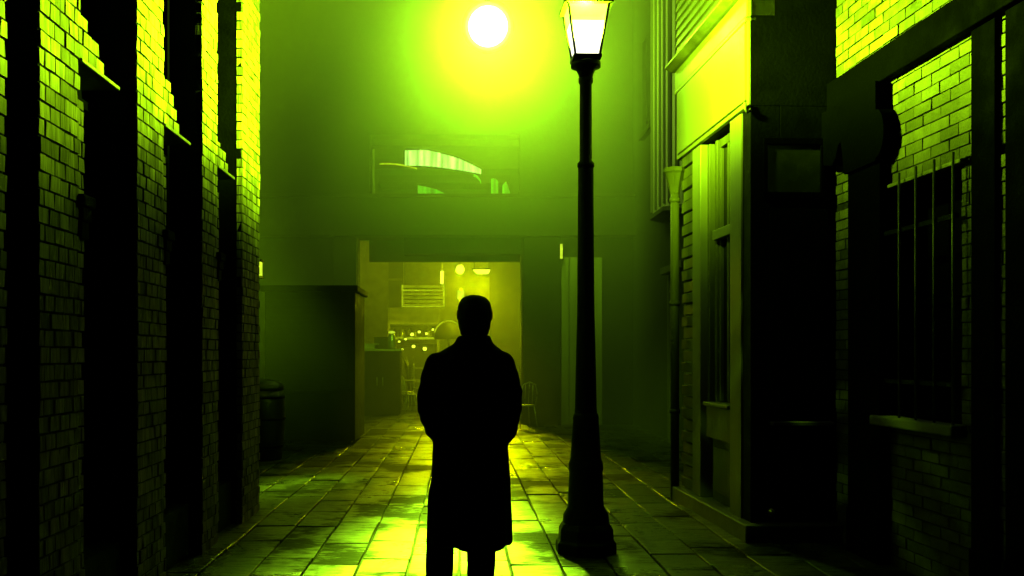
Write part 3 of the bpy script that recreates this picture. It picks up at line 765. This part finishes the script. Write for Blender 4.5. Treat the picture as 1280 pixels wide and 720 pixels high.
tr_ = empty('trolley', 'metal serving trolley with shelves behind the small round table', 'trolley', (px(531, 30.6), 30.6, .022))
for zz in (.2, .62, 1.04): MB().box(-.36, .36, -.2, .2, zz, zz + .03).build('shelf', M['metal'], tr_, .004)
for sx_ in (-.34, .34):
    for sy_ in (-.18, .18): MB().tube([(sx_, sy_, .06), (sx_, sy_, 1.2)], .016, 6).build('upright', M['metal'], tr_); 
for sx_ in (-.34, .34):
    for sy_ in (-.18, .18): MB().lathe([(.03, .0), (.035, .03), (.03, .059)], sx_, sy_, 10).build('castor', M['iron'], tr_)
def chair(loc, rzv, lab, m=M['metal']):
    c = empty('cafe_chair', lab, 'chair', loc, rzv, 'chairs around the market entrance')
    MB().lathe([(.2, .44), (.21, .45), (.21, .47), (.19, .475)], 0, 0, 18).build('seat', m, c)
    for sx_ in (-1, 1):
        MB().tube([(sx_ * .14, -.14, .45), (sx_ * .19, -.19, 0)], .013, 6).build('leg', m, c)
        MB().tube([(sx_ * .14, .14, .45), (sx_ * .19, .2, 0)], .013, 6).build('leg', m, c)
    bk_ = MB().tube([(-.17, .15, .45), (-.18, .2, .7), (-.13, .23, .88), (0, .24, .93), (.13, .23, .88), (.18, .2, .7), (.17, .15, .45)], .015, 8)
    bk_.tube([(-.08, .17, .46), (-.08, .22, .9)], .008, 6).tube([(0, .17, .46), (0, .23, .92)], .008, 6).tube([(.08, .17, .46), (.08, .22, .9)], .008, 6)
    bk_.build('backrest', m, c)
    return c
c0 = chair((px(656, 19.9), 19.9, .022), R(200), 'pale metal chair in front of the dark pillar right of the person')
def more(loc, rzv, lab):
    c = copy_tree(c0); c.location = loc; c.rotation_euler = (0, 0, rzv); c['label'] = lab
more((px(508, 27), 27, .022), R(60), 'pale metal chair at the right side of the dark cabinet')
more((px(511, 25.4), 25.4, .022), R(120), 'pale metal chair nearest the viewer, in front of the dark cabinet')
more((px(524, 30), 30, .022), R(-100), 'pale metal chair at the far side of the small round table')
tb = empty('cafe_table', 'small round metal table between the chairs inside the entrance', 'table', (px(515, 28.6), 28.6, .022))
MB().lathe([(.34, .71), (.36, .72), (.36, .74), (.34, .745)], 0, 0, 24).build('top', M['metal'], tb)
MB().lathe([(.2, 0), (.2, .02), (.03, .05), (.03, .71)], 0, 0, 14).build('pedestal', M['iron'], tb)

# ------------------------------------------------------------------ person
def smooth_union(mb, name, m, parent, voxel=.012, it=6, disp=None):
    me = mb.mesh(name); o = bpy.data.objects.new(name, me); col.objects.link(o)
    r = o.modifiers.new('r', 'REMESH'); r.mode = 'VOXEL'; r.voxel_size = voxel; r.use_smooth_shade = True
    s = o.modifiers.new('s', 'SMOOTH'); s.iterations = it; s.factor = .5
    dg = bpy.context.evaluated_depsgraph_get()
    me2 = bpy.data.meshes.new_from_object(o.evaluated_get(dg))
    bpy.data.objects.remove(o); bpy.data.meshes.remove(me)
    me2.name = name; me2.materials.clear(); me2.materials.append(m)
    if disp:
        me2.calc_smooth_groups if False else None
        ns = [v.normal.copy() for v in me2.vertices]
        for v, n in zip(me2.vertices, ns): v.co += n * disp(v.co)
    o2 = bpy.data.objects.new(name, me2); col.objects.link(o2)
    if parent: o2.parent = parent
    return o2
def ell(cx, cy, z, a, b, n=28, p=2.4):
    out = []
    for k in range(n):
        t = 2 * math.pi * k / n; c, s = math.cos(t), math.sin(t)
        out.append((cx + a * math.copysign(abs(c) ** (2 / p), c), cy + b * math.copysign(abs(s) ** (2 / p), s), z))
    return out
DP = 5.12
pe = empty('person', 'person in a dark knee length overcoat standing with back turned in the alley', 'person', (px(588, DP), DP, .022), R(-3))
# facing +y (away from the viewer)
bd = MB(); LO = -.055
for s in (-1, 1):
    bd.tube([(LO + s * .105, -.02, .09), (LO + s * .105, .0, .28), (LO * .9 + s * .105, .005, .50), (LO * .5 + s * .1, .01, .72), (s * .095, 0, .92)], [.042, .055, .058, .075, .09], 12)
    bd.loft([ell(LO + s * .115, .05 + .0, .012, .042, .12, 14), ell(LO + s * .115, .04, .05, .042, .11, 14), ell(LO + s * .106, -.01, .1, .042, .055, 14)])
    sh, el, wr = (s * .17, -.02, 1.43), (s * .208, -.045, 1.19), (s * .085, .19, 1.03)
    bd.tube([(s * .10, -.01, 1.42), sh, el, wr], [.06, .055, .042, .028], 10)
    hy = .215 + (.02 if s > 0 else -.015); hzz = 1.015 + .012 * s      # the hands meet in front of the coat
    bd.ball((s * .045, hy, hzz), .042, 8, 1.1, .6, .95)
    for f in range(4):
        L_ = (.062, .074, .070, .054)[f]; zz = hzz + .026 - f * .018
        bd.tube([(s * .015, hy + .006, zz), (s * (.015 - L_ * .55), hy + .016, zz - .006), (s * (.015 - L_), hy + .004, zz - .014)], [.0095, .009, .0075], 7)
    bd.tube([(s * .05, hy + .01, hzz + .025), (s * .028, hy + .022, hzz + .045), (s * .006, hy + .02, hzz + .048)], [.012, .011, .009], 7)
bd.loft([ell(0, 0, .84, .15, .10), ell(0, 0, .95, .165, .11), ell(0, 0, 1.10, .145, .10), ell(0, .0, 1.28, .17, .115), ell(0, -.01, 1.40, .17, .10), ell(0, -.01, 1.46, .10, .07)])
bd.tube([(0, -.01, 1.42), (.012, .0, 1.50), (.02, .01, 1.58)], [.075, .068, .066], 14)
hz = 1.655; HX = .022
bd.ball((HX, .0, hz + .01), .1, 14, .77, .98, 1.06)           # skull
bd.ball((HX, .035, hz - .055), .07, 12, .82, .9, 1.0)          # jaw
bd.tube([(HX, .095, hz + .02), (HX, .118, hz - .022), (HX, .098, hz - .03)], [.008, .014, .010], 8)   # nose
for s in (-1, 1):
    bd.ball((HX + s * .031, .085, hz + .012), .013, 8)             # eyes
    bd.tube([(HX + s * .016, .098, hz + .034), (HX + s * .048, .086, hz + .034)], .007, 6)   # brow
    bd.ball((HX + s * .084, -.002, hz + .028), .032, 8, .32, .62, 1.1)  # ears
bd.tube([(HX - .024, .088, hz - .066), (HX, .098, hz - .066), (HX + .024, .088, hz - .066)], .007, 6)        # mouth
smooth_union(bd, 'body', M['skin'], pe, .0085, 3)
hr = MB()
hr.loft([ell(HX, -.035, 1.575, .070, .060, 24, 2.1), ell(HX, -.03, 1.61, .079, .075, 24, 2.2), ell(HX, -.02, 1.65, .085, .092, 24, 2.2), ell(HX, -.012, 1.695, .088, .104, 24, 2.2),
         ell(HX, -.01, 1.73, .084, .103, 24, 2.2), ell(HX, -.012, 1.755, .073, .09, 24, 2.2), ell(HX, -.012, 1.772, .054, .068, 24, 2.1), ell(HX, -.01, 1.782, .02, .028, 24, 2)])
ho = smooth_union(hr, 'hair', M['hair'], pe, .009, 3, lambda c: .004 * mnoise.noise(c * 45))
# keep the face clear: cut the hair in front
bm = bmesh.new(); bm.from_mesh(ho.data)
bmesh.ops.delete(bm, geom=[v for v in bm.verts if v.co.y > .045 and v.co.z < hz + .065 or (v.co.y > .02 and v.co.z < hz - .01)], context='VERTS')
bm.to_mesh(ho.data); bm.free()
ct = MB()
ct.loft([ell(-.004, .0, .500, .216, .17), ell(-.003, 0, .56, .213, .165), ell(-.002, 0, .70, .206, .155), ell(0, 0, .90, .198, .145), ell(0, 0, 1.08, .192, .14),
         ell(0, 0, 1.24, .205, .14), ell(0, -.005, 1.36, .226, .13), ell(0, -.01, 1.43, .216, .115, 28, 2.1), ell(0, -.01, 1.465, .190, .105, 28, 2), ell(.003, -.01, 1.495, .160, .095, 28, 2), ell(.01, -.005, 1.525, .118, .085, 28, 2)])
for s in (-1, 1):
    path = [(.10, -.01, 1.425, .068), (.165, -.015, 1.425, .070), (.187, -.025, 1.355, .068), (.207, -.045, 1.27, .066), (.207, -.04, 1.19, .063), (.185, .03, 1.09, .059), (.145, .11, 1.035, .054), (.09, .175, 1.02, .046)]
    for k in range(len(path) - 1):
        for t in (0, .25, .5, .75):
            q_ = [path[k][m_] * (1 - t) + path[k + 1][m_] * t for m_ in range(4)]
            ct.ball((s * q_[0], q_[1], q_[2]), q_[3], 8)
ct.loft([ell(.006, -.012, 1.47, .145, .105, 28, 2), ell(.010, -.012, 1.505, .118, .097, 28, 2), ell(.016, -.012, 1.54, .096, .09, 28, 2), ell(.02, -.012, 1.575, .084, .084, 28, 2)])   # turned up collar
def folds(c):
    f = .006 * mnoise.noise(Vector((c.x * 9, c.y * 9, c.z * 3))) 
    if c.z < 1.0:
        a = math.atan2(c.y, c.x); f += .010 * min(1, (1.0 - c.z) / .4) * math.sin(a * 7 + 2 * mnoise.noise(c * 3))
    wgt = max(0, min(1, (abs(c.x) - .15) / .06)) * max(0, min(1, (c.z - .95) / .1)) * max(0, min(1, (1.42 - c.z) / .08))
    f += .006 * wgt * mnoise.noise(Vector((c.x * 12, c.y * 12, c.z * 24)))
    return f
co = smooth_union(ct, 'coat', M['wool'], pe, .011, 14, folds)
MB().box(-.004, .004, -.172, -.158, .50, .86).build('back_vent', M['trouser'], co)
tr = MB()
for s in (-1, 1):
    tr.loft([ell(LO + s * .107, -.005, .055, .070, .085, 18), ell(LO + s * .107, .0, .10, .066, .08, 18), ell(LO + s * .107, .0, .30, .070, .078, 18), ell(LO * .9 + s * .106, .005, .50, .075, .082, 18), ell(LO * .5 + s * .1, .01, .75, .092, .10, 18), ell(s * .085, 0, .93, .095, .11, 18)])
smooth_union(tr, 'trousers', M['trouser'], pe, .011, 4, lambda c: .005 * mnoise.noise(Vector((c.x * 14, c.y * 14, c.z * 10))))
for s in (-1, 1):
    shm_ = MB().loft([ell(LO + s * .115, .05, -.001, .048, .145, 18), ell(LO + s * .115, .05, .02, .050, .148, 18), ell(LO + s * .115, .045, .05, .046, .135, 18), ell(LO + s * .112, .01, .085, .045, .08, 18), ell(LO + s * .107, -.01, .13, .045, .055, 18)])
    shm_.build('shoe', M['leather'], pe)

# ------------------------------------------------------------------ haze in the court, air lit by the lamps
def haze(name, lab, b, dens, g):
    hm = bpy.data.materials.new(name + '_air'); nt, N, L = nodes(hm)
    out = N('ShaderNodeOutputMaterial'); vs = N('ShaderNodeVolumeScatter')
    vs.inputs['Color'].default_value = (1, 1, 1, 1); vs.inputs['Density'].default_value = dens; vs.inputs['Anisotropy'].default_value = g
    L(vs.outputs[0], out.inputs['Volume'])
    o = MB().box(*b).build(name, hm); tag(o, lab, 'haze', kind='stuff')
haze('haze', 'luminous night mist filling the court behind the hanging lamp', (-8.8, 8.8, 14.8, 20.55, .03, 11.5), .06, -.35)
haze('haze', 'dim olive mist filling the hall beyond the wide entrance', (-4.9, 2.25, 21.55, 37.9, .03, 5.95), .024, .2)

# ------------------------------------------------------------------ world: night sky, hardly any light
w = bpy.data.worlds.new('World'); S.world = w; w.use_nodes = True
nt = w.node_tree; bg = nt.nodes['Background']
sk = nt.nodes.new('ShaderNodeTexSky'); sk.sky_type = 'NISHITA'; sk.sun_disc = False
sk.sun_elevation = R(-4); sk.sun_rotation = R(20)
nt.links.new(sk.outputs[0], bg.inputs[0]); bg.inputs[1].default_value = .002

# ------------------------------------------------------------------ camera and render settings
cam = bpy.data.cameras.new('camera'); co_ = bpy.data.objects.new('camera', cam); col.objects.link(co_)
co_.location = (0, 0, H); co_.rotation_euler = (R(90), 0, 0)
cam.sensor_width = 36; cam.lens = F / 1280 * 36
cam.shift_x = (640 - VX) / 1280; cam.shift_y = (VY - 360) / 1280
cam.clip_start = .05; cam.clip_end = 500
S.camera = co_
S.view_settings.view_transform = 'Standard'; S.view_settings.look = 'None'; S.view_settings.exposure = 0; S.view_settings.gamma = 1
c = S.cycles
c.use_denoising = True
try: c.denoiser = 'OPENIMAGEDENOISE'
except Exception: pass
c.max_bounces = 4; c.diffuse_bounces = 0; c.glossy_bounces = 2; c.transmission_bounces = 2; c.volume_bounces = 0; c.transparent_max_bounces = 8
c.sample_clamp_indirect = 4
c.caustics_reflective = False; c.caustics_refractive = False
